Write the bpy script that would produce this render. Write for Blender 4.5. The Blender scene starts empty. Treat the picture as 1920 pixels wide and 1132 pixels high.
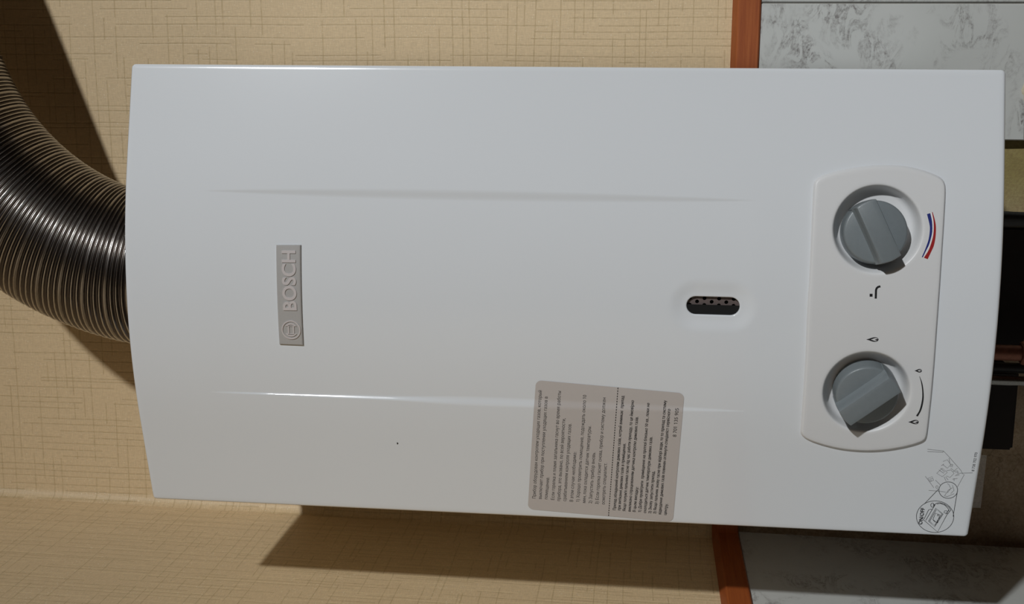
import bpy, bmesh, math, random
from mathutils import Vector, Matrix
from mathutils.geometry import delaunay_2d_cdt

SC = bpy.context.scene
COL = SC.collection
random.seed(4)

# ------------------------------------------------------------------ camera
cam_d = bpy.data.cameras.new('camera')
cam_d.sensor_fit = 'HORIZONTAL'
cam_d.sensor_width = 36.0
cam_d.lens = 36.0 * 2250.92 / 1920.0
cam_d.clip_start = 0.02
cam = bpy.data.objects.new('camera', cam_d)
COL.objects.link(cam)
_r = Vector((0.007511, 0.109163, -0.993995))        # the phone was held on its side: picture right is world down
_d = Vector((-0.982814, -0.182540, -0.027474))
_f = Vector((-0.184443, 0.977120, 0.105916))
cam.matrix_world = Matrix(((_r.x, -_d.x, -_f.x, 0.15059), (_r.y, -_d.y, -_f.y, -1.05382),
                           (_r.z, -_d.z, -_f.z, -0.06233), (0, 0, 0, 1)))
SC.camera = cam

# ------------------------------------------------------------------ light, world, exposure
world = bpy.data.worlds.new('world')
SC.world = world
world.use_nodes = True
world.node_tree.nodes['Background'].inputs[0].default_value = (1.0, 0.75, 0.5, 1)
world.node_tree.nodes['Background'].inputs[1].default_value = 0.02
lamp_d = bpy.data.lights.new('room_lamp', 'SPOT')
lamp_d.energy = 430.0
lamp_d.spot_size = math.radians(46)
lamp_d.spot_blend = 1.0
lamp_d.color = (0.95, 0.975, 0.985)
lamp_d.shadow_soft_size = 0.07
lamp = bpy.data.objects.new('room_lamp', lamp_d)
COL.objects.link(lamp)
lamp.location = (2.500, -3.310, 1.335)
lamp.rotation_euler = (Vector((0.17, 0.0, -0.45)) - lamp.location).to_track_quat('-Z', 'Y').to_euler()
SC.view_settings.view_transform = 'Standard'
SC.view_settings.look = 'None'
SC.view_settings.gamma = 1.0
SC.view_settings.use_curve_mapping = False
SC.view_settings.exposure = 0.0

# ------------------------------------------------------------------ measured data, millimetres (x right, z up) on the heater front
DATA = {'crease_hi': [(72.68, 231.43), (72.82, 62.86), (72.16, -129.26)], 'crease_lo': [(-68.79, 229.15), (-68.13, 118.79), (-68.14, 7.87), (-69.44, -135.3)], 'badge': [(37.62, 183.09), (38.0, 166.23), (-31.21, 166.07), (-30.98, 182.64)], 'badge_text': [(-6.59, 169.45), (34.14, 169.88), (-7.01, 178.67)], 'badge_emblem': [(-20.36, 173.75), (-13.73, 173.48)], 'slot': [(3.2, -92.12), (3.7, -128.36), (10.25, -110.06), (-3.21, -110.57)], 'panel': [(86.44, -172.29), (89.65, -178.01), (93.41, -191.24), (95.57, -205.34), (96.29, -217.66), (95.76, -229.08), (93.11, -240.5), (89.73, -249.27), (87.31, -252.18), (83.38, -253.38), (65.31, -252.84), (38.65, -252.09), (-0.57, -251.77), (-21.52, -252.07), (-50.48, -252.54), (-68.51, -252.68), (-80.33, -252.87), (-84.03, -251.77), (-88.11, -242.7), (-91.68, -229.4), (-93.36, -215.8), (-92.93, -201.93), (-90.99, -190.65), (-87.3, -178.29), (-83.85, -172.45), (-79.15, -171.9), (-48.58, -171.66), (-24.19, -171.45), (4.1, -170.78), (23.1, -171.22), (54.76, -171.35), (81.54, -171.78)], 'bowl': [(56.47, -211.93), (-50.72, -211.28)], 'bowl_r': [(85.39, -211.19), (-21.32, -208.99), (55.86, -182.8), (-51.62, -182.64)], 'knob': [(54.86, -210.68), (-52.54, -211.74)], 'knob_r': [(54.44, -190.74), (-53.33, -191.06)], 'blue': [[(66.72, -242.15), (59.68, -244.0), (55.43, -244.14), (50.8, -243.61), (46.5, -242.39), (43.26, -241.3), (39.58, -239.88)], [(67.36, -244.19), (62.19, -245.42), (56.88, -245.77), (53.32, -245.44), (47.6, -244.09), (44.36, -242.65), (39.6, -240.65)]], 'red': [[(68.02, -245.15), (63.26, -246.16), (59.02, -246.57), (54.06, -246.46), (49.42, -245.59), (44.03, -243.88), (39.32, -241.22)], [(68.09, -245.57), (63.28, -247.1), (58.7, -247.94), (52.67, -247.9), (47.32, -247.13), (43.72, -245.82), (38.41, -243.61)]], 'tap_dot': [(15.42, -208.67), (15.47, -210.52), (13.59, -210.63), (13.54, -208.77)], 'tap_hook': [(12.41, -212.67), (17.95, -212.54), (19.02, -212.85), (19.89, -213.63), (20.44, -215.16)], 'flames': [[(-14.62, -208.17), (-14.18, -209.73), (-13.51, -211.28), (-13.08, -212.45), (-12.89, -213.63), (-13.01, -214.83), (-13.45, -215.66), (-14.21, -216.11), (-14.52, -216.13), (-15.32, -215.79), (-15.81, -215.03), (-16.0, -213.85), (-15.88, -212.64), (-15.53, -211.42), (-14.96, -209.79)], [(-34.61, -240.15), (-34.27, -241.08), (-33.73, -241.99), (-33.4, -242.68), (-33.25, -243.39), (-33.34, -244.12), (-33.7, -244.63), (-34.32, -244.92), (-34.57, -244.94), (-35.2, -244.76), (-35.59, -244.32), (-35.74, -243.61), (-35.65, -242.88), (-35.36, -242.13), (-34.89, -241.13)], [(-70.6, -239.63), (-70.15, -240.97), (-69.46, -242.29), (-69.02, -243.28), (-68.82, -244.3), (-68.94, -245.36), (-69.38, -246.1), (-70.15, -246.53), (-70.47, -246.57), (-71.27, -246.31), (-71.77, -245.67), (-71.98, -244.65), (-71.86, -243.59), (-71.51, -242.51), (-70.94, -241.06)]], 'flames_in': [[(-14.53, -211.15), (-14.25, -212.05), (-13.83, -212.93), (-13.56, -213.6), (-13.44, -214.27), (-13.52, -214.96), (-13.8, -215.44), (-14.28, -215.7), (-14.48, -215.71), (-14.98, -215.52), (-15.29, -215.09), (-15.41, -214.41), (-15.34, -213.72), (-15.11, -213.02), (-14.74, -212.08)], [(-34.54, -242.1), (-34.36, -242.58), (-34.07, -243.05), (-33.89, -243.41), (-33.81, -243.77), (-33.86, -244.15), (-34.06, -244.42), (-34.39, -244.57), (-34.52, -244.58), (-34.86, -244.49), (-35.07, -244.26), (-35.16, -243.89), (-35.1, -243.52), (-34.95, -243.13), (-34.69, -242.61)], [(-70.49, -242.33), (-70.21, -243.06), (-69.8, -243.77), (-69.53, -244.31), (-69.41, -244.86), (-69.48, -245.44), (-69.76, -245.85), (-70.23, -246.09), (-70.43, -246.11), (-70.92, -245.98), (-71.22, -245.63), (-71.34, -245.07), (-71.27, -244.5), (-71.05, -243.91), (-70.7, -243.11)]], 'flames_core': [[(-14.61, -213.48), (-14.46, -213.95), (-14.23, -214.42), (-14.09, -214.77), (-14.03, -215.13), (-14.07, -215.49), (-14.22, -215.74), (-14.48, -215.88), (-14.58, -215.89), (-14.85, -215.79), (-15.01, -215.56), (-15.08, -215.2), (-15.04, -214.84), (-14.92, -214.47), (-14.72, -213.97)], [(-34.65, -243.09), (-34.56, -243.4), (-34.41, -243.7), (-34.32, -243.94), (-34.28, -244.17), (-34.3, -244.41), (-34.4, -244.58), (-34.56, -244.68), (-34.63, -244.68), (-34.8, -244.62), (-34.91, -244.47), (-34.95, -244.23), (-34.93, -243.99), (-34.85, -243.74), (-34.73, -243.41)], [(-70.62, -243.97), (-70.46, -244.42), (-70.22, -244.86), (-70.07, -245.2), (-70.0, -245.54), (-70.04, -245.9), (-70.19, -246.15), (-70.47, -246.3), (-70.58, -246.31), (-70.87, -246.22), (-71.04, -246.01), (-71.11, -245.66), (-71.07, -245.31), (-70.95, -244.94), (-70.74, -244.45)]], 'arc': [[(-38.26, -243.68), (-42.87, -245.26), (-48.71, -246.45), (-54.63, -246.86), (-61.66, -246.07), (-65.98, -244.28)], [(-38.25, -243.94), (-42.84, -245.97), (-48.68, -247.34), (-54.59, -247.93), (-61.11, -247.35), (-66.33, -245.57)]], 'sticker': [(-50.96, 6.14), (-56.52, -93.53), (-155.87, -89.54), (-150.88, 12.79)], 'ru': [('Прибор оборудован контролем уходящих газов, который', [(-141.9, 7.12), (-58.32, 2.13)]), ('выключает прибор при поступлении уходящих газов в', [(-142.11, 2.83), (-62.75, -1.9)]), ('помещение.', [(-142.16, -1.28), (-124.26, -2.79)]), ('Если горелка и пламя запальника гаснут во время работы', [(-142.45, -6.08), (-58.3, -10.93)]), ('прибора, это вызвано, по всей вероятности,', [(-143.04, -10.22), (-77.96, -14.02)]), ('срабатыванием контроля уходящих газов.', [(-143.09, -14.46), (-81.77, -18.17)]), ('В этом случае необходимо:', [(-143.21, -19.34), (-103.57, -21.63)]), ('1) Хорошо проветрить помещение, подождать около 10', [(-143.14, -23.75), (-60.52, -28.1)]), ('мин, пока охладится датчик температуры.', [(-143.72, -28.12), (-82.95, -31.58)]), ('2) Запустить прибор вновь.', [(-143.91, -32.57), (-102.97, -34.71)]), ('3) Если горелка гаснет снова, прибор и систему должен', [(-144.21, -37.2), (-61.94, -41.22)]), ('осмотреть специалист.', [(-144.35, -41.6), (-111.1, -42.84)])], 'uk': [('Прилад обладнаний контролем димових газів, котрий вимикає  прилад', [(-148.44, -49.39), (-60.11, -53.5)]), ('при витіканні димових газів в приміщення.', [(-148.49, -52.67), (-95.35, -55.36)]), ("Якщо полум'я пальника гасне під час работи приладу, то це ймовірно", [(-148.99, -56.24), (-63.11, -60.19)]), ('викликано спрацюванням датчика контролю димових газів.', [(-149.07, -59.93), (-74.76, -63.36)]), ('В цьом випадку:', [(-149.16, -63.3), (-129.03, -64.73)]), ('1) Добре провітрити  приміщення на протязі близько 10 хв., поки не', [(-149.22, -67.08), (-64.63, -70.73)]), ('охолодиться датчик температури димових газів.', [(-149.73, -70.68), (-89.5, -73.33)]), ('2) Знову запустити прилад.', [(-149.81, -74.23), (-116.05, -75.71)]), ('3) Якщо пальник знову гасне при відборі води, то то прилад та систему', [(-149.84, -77.59), (-62.26, -81.87)]), ('відведення димових газів повинен оглянути спеціаліст сервісного', [(-150.19, -81.13), (-68.27, -84.72)]), ('центру.', [(-150.53, -84.82), (-141.29, -85.63)])], 'code': ('8 701 135 905', [(-88.79, -89.31), (-67.56, -90.27)]), 'dash': [(-54.06, -49.27), (-153.94, -44.43)], 'serial': ('8 738 702 970', [(-105.84, -287.18), (-91.68, -287.37)]), 'onoff': ('ON/OFF', [(-148.8, -258.74), (-135.79, -258.93)]), 'dia_heavy': [[(-120.73, -278.45), (-121.73, -278.51), (-122.7, -278.42), (-123.64, -278.18), (-124.52, -277.8), (-125.31, -277.29), (-125.99, -276.65), (-126.56, -275.91), (-126.98, -275.08), (-127.27, -274.19), (-127.39, -273.25), (-127.36, -272.29), (-127.18, -271.33), (-126.84, -270.4), (-126.36, -269.52), (-125.75, -268.71), (-125.02, -267.99), (-124.19, -267.39), (-123.29, -266.9), (-122.33, -266.56), (-121.34, -266.35), (-120.35, -266.3), (-119.37, -266.4), (-118.44, -266.64), (-117.57, -267.03), (-116.78, -267.55), (-116.1, -268.19), (-115.55, -268.93), (-115.12, -269.75), (-114.85, -270.64), (-114.72, -271.58), (-114.75, -272.53), (-114.94, -273.48), (-115.27, -274.4), (-115.75, -275.28), (-116.36, -276.09), (-117.08, -276.8), (-117.9, -277.41), (-118.79, -277.9), (-119.75, -278.25), (-120.73, -278.45)], [(-141.5, -278.75), (-142.8, -278.85), (-144.1, -278.83), (-145.37, -278.66), (-146.61, -278.37), (-147.81, -277.94), (-148.94, -277.39), (-150.01, -276.71), (-150.98, -275.93), (-151.86, -275.03), (-152.64, -274.05), (-153.3, -272.98), (-153.84, -271.84), (-154.25, -270.64), (-154.53, -269.39), (-154.67, -268.11), (-154.67, -266.81), (-154.53, -265.51), (-154.26, -264.22), (-153.86, -262.95), (-153.33, -261.73), (-152.67, -260.55), (-151.9, -259.45), (-151.02, -258.42), (-150.04, -257.48), (-148.98, -256.64), (-147.84, -255.91), (-146.65, -255.3), (-145.4, -254.82), (-144.12, -254.46), (-142.82, -254.23), (-141.52, -254.14), (-140.22, -254.19), (-138.95, -254.37), (-137.71, -254.68), (-136.53, -255.12), (-135.41, -255.69), (-134.36, -256.37), (-133.4, -257.16), (-132.54, -258.06), (-131.78, -259.05), (-131.13, -260.11), (-130.61, -261.25), (-130.21, -262.44), (-129.95, -263.67), (-129.81, -264.94), (-129.81, -266.22), (-129.95, -267.5), (-130.22, -268.78), (-130.62, -270.03), (-131.14, -271.24), (-131.78, -272.4), (-132.54, -273.49), (-133.4, -274.52), (-134.36, -275.45), (-135.41, -276.29), (-136.53, -277.02), (-137.71, -277.64), (-138.94, -278.14), (-140.21, -278.51), (-141.5, -278.75)], [(-120.71, -265.94), (-132.63, -258.14)], [(-121.19, -278.46), (-141.46, -278.29)], [(-144.54, -258.61), (-154.24, -269.69), (-140.34, -274.06)], [(-145.44, -260.69), (-131.77, -265.69)], [(-144.5, -259.45), (-136.99, -261.6), (-136.44, -263.21), (-136.87, -263.82)], [(-131.77, -265.69), (-130.98, -268.1), (-131.82, -270.99), (-134.29, -274.66), (-136.55, -276.08)], [(-132.2, -266.3), (-131.61, -268.74), (-132.79, -271.68), (-135.32, -274.24), (-137.48, -275.08)], [(-140.34, -274.06), (-136.55, -276.08)], [(-139.85, -273.27), (-136.28, -274.92)], [(-135.41, -266.15), (-139.81, -271.48), (-150.16, -267.2), (-146.01, -262.62), (-135.41, -266.15)], [(-136.39, -266.67), (-139.85, -270.81), (-149.15, -267.07), (-145.97, -263.4), (-136.39, -266.67)], [(-139.41, -266.39), (-140.58, -269.62), (-146.71, -268.44), (-144.51, -265.35), (-139.41, -266.39)], [(-144.51, -265.35), (-146.13, -266.68), (-147.01, -269.04), (-144.7, -268.18)], [(-137.44, -272.01), (-137.02, -273.63), (-139.32, -274.49), (-138.78, -271.9), (-137.44, -272.01)], [(-140.34, -267.91), (-140.63, -268.78), (-141.64, -268.63), (-141.22, -267.85), (-140.34, -267.91)], [(-133.15, -264.75), (-133.84, -264.73), (-134.41, -264.49), (-134.75, -264.08), (-134.77, -263.59), (-134.49, -263.1), (-133.95, -262.73), (-133.27, -262.53), (-132.57, -262.55), (-132.0, -262.79), (-131.67, -263.2), (-131.65, -263.69), (-131.93, -264.17), (-132.47, -264.55), (-133.15, -264.75)], [(-133.13, -265.03), (-133.61, -264.96), (-133.82, -264.67), (-133.64, -264.33), (-133.18, -264.14), (-132.71, -264.21), (-132.5, -264.5), (-132.67, -264.84), (-133.13, -265.03)]], 'dia_light': [[(-90.69, -254.98), (-91.54, -265.47), (-95.69, -269.56), (-99.99, -273.41), (-105.55, -278.54), (-108.07, -279.98), (-108.66, -281.16), (-118.26, -278.07)], [(-92.4, -255.19), (-92.52, -265.05)], [(-91.54, -265.47), (-92.71, -265.07)], [(-121.94, -259.71), (-122.15, -266.12), (-122.69, -270.91)], [(-117.51, -266.91), (-113.77, -263.11)], [(-119.69, -262.76), (-116.52, -260.42), (-111.18, -256.15)], [(-123.16, -272.08), (-119.78, -273.85), (-116.91, -272.36), (-115.99, -271.14)], [(-125.21, -270.69), (-121.17, -272.37), (-119.08, -274.86)], [(-123.7, -274.37), (-120.98, -276.22), (-117.12, -274.6)], [(-125.57, -270.18), (-126.11, -272.47), (-123.59, -276.57)], [(-108.55, -263.27), (-104.52, -266.33), (-107.58, -270.03), (-110.96, -267.17), (-108.55, -263.27)], [(-99.37, -266.21), (-97.97, -268.76), (-101.69, -271.45), (-104.36, -269.6), (-101.93, -266.54)], [(-106.32, -269.31), (-105.54, -271.96), (-108.01, -274.48), (-111.37, -272.18), (-110.18, -269.82)], [(-101.08, -270.82), (-101.31, -272.76), (-103.24, -272.75), (-102.68, -271.03)], [(-101.82, -271.46), (-102.15, -272.6)], [(-106.76, -273.49), (-105.97, -276.4), (-109.14, -277.93), (-109.92, -275.29)], [(-107.33, -275.22), (-106.94, -276.54), (-108.86, -277.07), (-108.92, -275.7)], [(-105.91, -264.31), (-108.33, -267.93)], [(-104.57, -265.24), (-107.33, -268.35)], [(-110.86, -269.36), (-113.36, -271.34)], [(-110.91, -268.26), (-114.08, -270.06)], [(-96.64, -269.68), (-100.44, -270.73)], [(-111.88, -275.0), (-113.82, -275.26)], [(-112.72, -258.0), (-111.29, -260.58), (-113.83, -262.01), (-115.23, -259.98), (-112.72, -258.0)], [(-113.31, -259.18), (-112.89, -261.06)], [(-114.27, -259.58), (-114.53, -261.0)], [(-119.02, -265.56), (-119.64, -265.49), (-120.04, -265.15), (-120.06, -264.67), (-119.7, -264.24), (-119.1, -264.01), (-118.48, -264.08), (-118.08, -264.42), (-118.05, -264.9), (-118.41, -265.33), (-119.02, -265.56)], [(-104.05, -276.14), (-106.08, -274.22), (-104.26, -271.79)], [(-112.58, -273.99), (-111.77, -277.19)], [(-102.62, -265.53), (-101.26, -267.0)], [(-107.85, -277.76), (-107.1, -286.42)]], 'film': [(-93.39, -290.27), (-94.02, -294.04), (-134.23, -295.76), (-134.51, -290.57)], 'speck': (-102.5, 103.73), 'tile': {'joint': (212.0, -253.9), 'notch1': (151.0, -370.8), 'notch2': (137.9, -371.9), 'edge': (129.1, -374.7), 'low': (101.8, -376.1), 'lowl': (101.6, -364.1)}, 'plaster': {'a': (64.7, -372.7), 'dark_l': (39.9, -374.7), 'dark_r': (-24.0, -386.1), 'dark_end': (-70.7, -386.4), 'blk2': (-161.8, -384.8), 'notch': (-54.7, -386.9)}, 'hose': {'bl0': (50.4, -345.1), 'bl1': (40.1, -345.9), 'r0': (-51.5, -353.4), 'r1': (-66.9, -354.6), 'd0': (-67.7, -354.7), 'd1': (-76.8, -355.4), 's0': (-77.2, -355.5), 's1': (-84.1, -356.0)}, 'hose0': {'dark_r': (-19.0, -376.9), 'dark_end': (-64.4, -377.2), 'blk2': (-152.9, -375.7), 'blk2s': (-101.5, -373.3), 'y425': (32.0, -366.7)}, 'leftwall': {'c': (-1.5, -384.9), 't': (3.7, -307.4), 'l': (-64.1, -380.6)}}


# heater dimensions in millimetres; origin: middle of the heater on the back wall
W, H, D, BULGE = 313.9, 580.0, 245.0, 29.8
SA, SB = 0.0028, 92.0                       # slope per mm of the curved front and where it runs out straight
XL, SL = -0.2587, 0.01066          # left wall: x = XL + SL*z

# ------------------------------------------------------------------ helpers
def link(name, me, mat=None, parent=None, smooth=False, kind=None, label=None):
    o = bpy.data.objects.new(name, me)
    COL.objects.link(o)
    if mat is not None:
        me.materials.append(mat)
    if parent is not None:
        o.parent = parent
    if kind:
        o['kind'] = kind
    if label:
        o['label'] = label
    if smooth:
        me.polygons.foreach_set('use_smooth', [True] * len(me.polygons))
    return o

def obj(name, vf, mat, parent=None, smooth=False, kind=None, label=None, recalc=True, sharp=None):
    v, f = vf
    me = bpy.data.meshes.new(name)
    me.from_pydata([tuple(p) for p in v], [], f)
    if recalc:
        bm = bmesh.new(); bm.from_mesh(me)
        bmesh.ops.remove_doubles(bm, verts=bm.verts, dist=1e-6)
        bmesh.ops.recalc_face_normals(bm, faces=bm.faces)
        bm.to_mesh(me); bm.free()
    o = link(name, me, mat, parent, smooth, kind, label)
    if sharp and smooth:
        me.set_sharp_from_angle(angle=math.radians(sharp))
    return o

def root(name, label, cat, loc=(0, 0, 0), group=None):
    o = bpy.data.objects.new(name, None)
    COL.objects.link(o)
    o.empty_display_size = 0.02
    o.location = loc
    o['label'] = label; o['category'] = cat
    if group: o['group'] = group
    return o

def join(*vfs):
    V, F = [], []
    for v, f in vfs:
        n = len(V); V += list(v); F += [tuple(i + n for i in q) for q in f]
    return V, F

def box(x0, x1, y0, y1, z0, z1, b=0.0):
    bm = bmesh.new()
    bmesh.ops.create_cube(bm, size=1)
    for v in bm.verts:
        v.co = Vector(((x0 + x1) / 2 + v.co.x * (x1 - x0), (y0 + y1) / 2 + v.co.y * (y1 - y0), (z0 + z1) / 2 + v.co.z * (z1 - z0)))
    if b:
        bmesh.ops.bevel(bm, geom=bm.edges[:], offset=b, segments=2, affect='EDGES')
    bm.verts.index_update()
    r = [v.co.copy() for v in bm.verts], [tuple(v.index for v in f.verts) for f in bm.faces]
    bm.free()
    return r

def prism(poly, fy0, fy1, bev=0.0):
    """polygon in (x,z) metres, from depth fy1 (back) to fy0 (front), front edge chamfered"""
    n = len(poly)
    c = Vector((sum(p[0] for p in poly) / n, sum(p[1] for p in poly) / n))
    ins = offset_loop(poly, -bev) if bev else poly
    V = [Vector((p[0], fy1, p[1])) for p in poly] + [Vector((p[0], fy0 + bev, p[1])) for p in poly] + [Vector((p[0], fy0, p[1])) for p in ins]
    F = []
    for k in range(2):
        for i in range(n):
            j = (i + 1) % n
            F.append((k * n + i, k * n + j, (k + 1) * n + j, (k + 1) * n + i))
    F.append(tuple(range(2 * n, 3 * n))); F.append(tuple(range(n))[::-1])
    return V, F

def area2(poly):
    return sum(poly[i][0] * poly[(i + 1) % len(poly)][1] - poly[(i + 1) % len(poly)][0] * poly[i][1] for i in range(len(poly)))

def loop_normals(poly):
    s = 1 if area2(poly) > 0 else -1
    N = []
    n = len(poly)
    for i in range(n):
        a, b, c = Vector(poly[i - 1]), Vector(poly[i]), Vector(poly[(i + 1) % n])
        e1, e2 = (b - a).normalized(), (c - b).normalized()
        n1, n2 = Vector((e1.y, -e1.x)) * s, Vector((e2.y, -e2.x)) * s
        m = n1 + n2
        if m.length < 1e-6: m = n1
        m.normalize()
        N.append(m / max(0.5, m.dot(n1)))
    return N

def offset_loop(poly, d):
    return [(p[0] + m.x * d, p[1] + m.y * d) for p, m in zip(poly, loop_normals(poly))]

def resample(poly, step):
    out = []
    n = len(poly)
    for i in range(n):
        a, b = Vector(poly[i]), Vector(poly[(i + 1) % n])
        k = max(1, int((b - a).length / step + 0.5))
        for j in range(k):
            out.append(tuple(a.lerp(b, j / k)))
    return out

def even_loop(poly, step):
    """closed loop resampled at one even spacing"""
    n = len(poly)
    L = [(Vector(poly[(i + 1) % n]) - Vector(poly[i])).length for i in range(n)]
    m = int(sum(L) / step); d = sum(L) / m
    out, i, acc = [], 0, 0.0
    for k in range(m):
        while acc + L[i] < k * d - 1e-9: acc += L[i]; i += 1
        out.append(tuple(Vector(poly[i]).lerp(Vector(poly[(i + 1) % n]), (k * d - acc) / L[i])))
    return out

def chaikin(poly, it=2, closed=True):
    for _ in range(it):
        q = []
        n = len(poly)
        rng = range(n) if closed else range(n - 1)
        for i in rng:
            a, b = Vector(poly[i]), Vector(poly[(i + 1) % n])
            q += [tuple(a.lerp(b, .25)), tuple(a.lerp(b, .75))]
        if not closed:
            q = [poly[0]] + q + [poly[-1]]
        poly = q
    return poly

def inside(p, poly):
    x, y = p
    r = False
    j = len(poly) - 1
    for i in range(len(poly)):
        xi, yi = poly[i]; xj, yj = poly[j]
        if (yi > y) != (yj > y) and x < (xj - xi) * (y - yi) / (yj - yi) + xi:
            r = not r
        j = i
    return r

def cdt(outer, holes, pts, gap=0.35):
    """triangulated plate in the (x,z) plane: outer loop, hole loops, interior points. Returns verts, tris."""
    loops = [outer] + holes
    V, E = [], []
    for L in loops:
        n0 = len(V)
        V += [Vector(p) for p in L]
        E += [(n0 + i, n0 + (i + 1) % len(L)) for i in range(len(L))]
    grow = [offset_loop(outer, -gap)] + [offset_loop(h, gap) for h in holes]
    bb = [(min(p[0] for p in g), max(p[0] for p in g), min(p[1] for p in g), max(p[1] for p in g)) for g in grow]
    for p in pts:
        if not inside(p, grow[0]): continue
        ok = True
        for g, b in zip(grow[1:], bb[1:]):
            if b[0] <= p[0] <= b[1] and b[2] <= p[1] <= b[3] and inside(p, g):
                ok = False; break
        if ok: V.append(Vector(p))
    v, e, f, *_ = delaunay_2d_cdt(V, E, [], 0, 1e-5)
    T = []
    bh = [(min(p[0] for p in g), max(p[0] for p in g), min(p[1] for p in g), max(p[1] for p in g)) for g in holes]
    for t in f:
        c = ((v[t[0]].x + v[t[1]].x + v[t[2]].x) / 3, (v[t[0]].y + v[t[1]].y + v[t[2]].y) / 3)
        if not inside(c, outer): continue
        if any(b[0] <= c[0] <= b[1] and b[2] <= c[1] <= b[3] and inside(c, h) for h, b in zip(holes, bh)): continue
        T.append(tuple(t))
    return [(p.x, p.y) for p in v], T

def sstep(a, b, x):
    t = min(1, max(0, (x - a) / (b - a)))
    return t * t * (3 - 2 * t)

def smooth_path(ctrl, n):
    """Catmull-Rom through control points"""
    P = [Vector(c) for c in ctrl]
    P = [P[0] * 2 - P[1]] + P + [P[-1] * 2 - P[-2]]
    out = []
    m = len(P) - 3
    for i in range(n):
        t = i / (n - 1) * m
        k = min(int(t), m - 1); t -= k
        a, b, c, d = P[k:k + 4]
        out.append(0.5 * (2 * b + (c - a) * t + (2 * a - 5 * b + 4 * c - d) * t * t + (3 * b - a - 3 * c + d) * t ** 3))
    return out

def tube(path, rad, seg=16, ref=Vector((0.3, 1, 0.2)), rfun=None, caps=True):
    V, F = [], []
    n = len(path)
    L = 0.0
    for i, p in enumerate(path):
        t = (path[min(i + 1, n - 1)] - path[max(i - 1, 0)]).normalized()
        if i: L += (p - path[i - 1]).length
        a = (ref - t * ref.dot(t)).normalized()
        b = t.cross(a)
        for k in range(seg):
            th = 2 * math.pi * k / seg
            r = rad if rfun is None else rfun(L, th)
            V.append(p + (a * math.cos(th) + b * math.sin(th)) * r)
    for i in range(n - 1):
        for k in range(seg):
            j = (k + 1) % seg
            F.append((i * seg + k, i * seg + j, (i + 1) * seg + j, (i + 1) * seg + k))
    if caps:
        F.append(tuple(range(seg))[::-1]); F.append(tuple((n - 1) * seg + k for k in range(seg)))
    return V, F

# ------------------------------------------------------------------ materials
class NT:
    def __init__(s, name):
        s.m = bpy.data.materials.new(name); s.m.use_nodes = True
        s.t = s.m.node_tree; s.b = s.t.nodes['Principled BSDF']; s.out = s.t.nodes['Material Output']
    def n(s, typ, **kw):
        q = s.t.nodes.new(typ)
        for k, v in kw.items(): setattr(q, k, v)
        return q
    def l(s, a, b): s.t.links.new(a, b)
    def math(s, op, a, b=None, c=None):
        q = s.n('ShaderNodeMath', operation=op)
        for i, x in enumerate((a, b, c)):
            if x is None: continue
            if isinstance(x, (int, float)): q.inputs[i].default_value = x
            else: s.l(x, q.inputs[i])
        return q.outputs[0]
    def mix(s, fac, a, b, blend='MIX'):
        q = s.n('ShaderNodeMix', data_type='RGBA', blend_type=blend)
        for i, x in ((0, fac), (6, a), (7, b)):
            if isinstance(x, (int, float)): q.inputs[i].default_value = x
            elif isinstance(x, tuple): q.inputs[i].default_value = (*x, 1) if len(x) == 3 else x
            else: s.l(x, q.inputs[i])
        return q.outputs[2]
    def noise(s, scale, detail=2, rough=.5, vec=None, dist=0.0, dim='3D'):
        q = s.n('ShaderNodeTexNoise', noise_dimensions=dim)
        q.inputs['Scale'].default_value = scale; q.inputs['Detail'].default_value = detail
        q.inputs['Roughness'].default_value = rough; q.inputs['Distortion'].default_value = dist
        if vec is not None: s.l(vec, q.inputs['Vector'])
        return q.outputs['Fac']
    def ramp(s, fac, stops):
        q = s.n('ShaderNodeValToRGB')
        e = q.color_ramp.elements
        while len(e) < len(stops): e.new(0.5)
        for el, (p, c) in zip(e, stops):
            el.position = p; el.color = (*c, 1) if isinstance(c, tuple) else (c, c, c, 1)
        s.l(fac, q.inputs[0])
        return q.outputs[0]
    def pos(s):
        return s.n('ShaderNodeTexCoord').outputs['Object']
    def bump(s, h, strength, dist=0.001):
        q = s.n('ShaderNodeBump'); q.inputs['Strength'].default_value = strength; q.inputs['Distance'].default_value = dist
        s.l(h, q.inputs['Height']); s.l(q.outputs[0], s.b.inputs['Normal'])
    def set(s, **kw):
        for k, v in kw.items():
            i = s.b.inputs[k.replace('_', ' ')]
            if isinstance(v, tuple): i.default_value = (*v, 1) if len(v) == 3 else v
            elif isinstance(v, (int, float)): i.default_value = v
            else: s.l(v, i)
        return s

def plain(name, col, rough, metal=0.0, coat=0.0, var=0.04, scale=60, bump=0.0, bscale=400):
    t = NT(name)
    n = t.noise(scale, 3, .6, t.pos())
    d = tuple(max(0, c * (1 - var)) for c in col); u = tuple(min(1, c * (1 + var)) for c in col)
    t.set(Base_Color=t.mix(n, d, u), Roughness=rough, Metallic=metal, Coat_Weight=coat)
    t.b.inputs['Coat Roughness'].default_value = 0.06
    if bump:
        t.bump(t.noise(bscale, 2, .5, t.pos()), bump, 0.0005)
    return t.m

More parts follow.
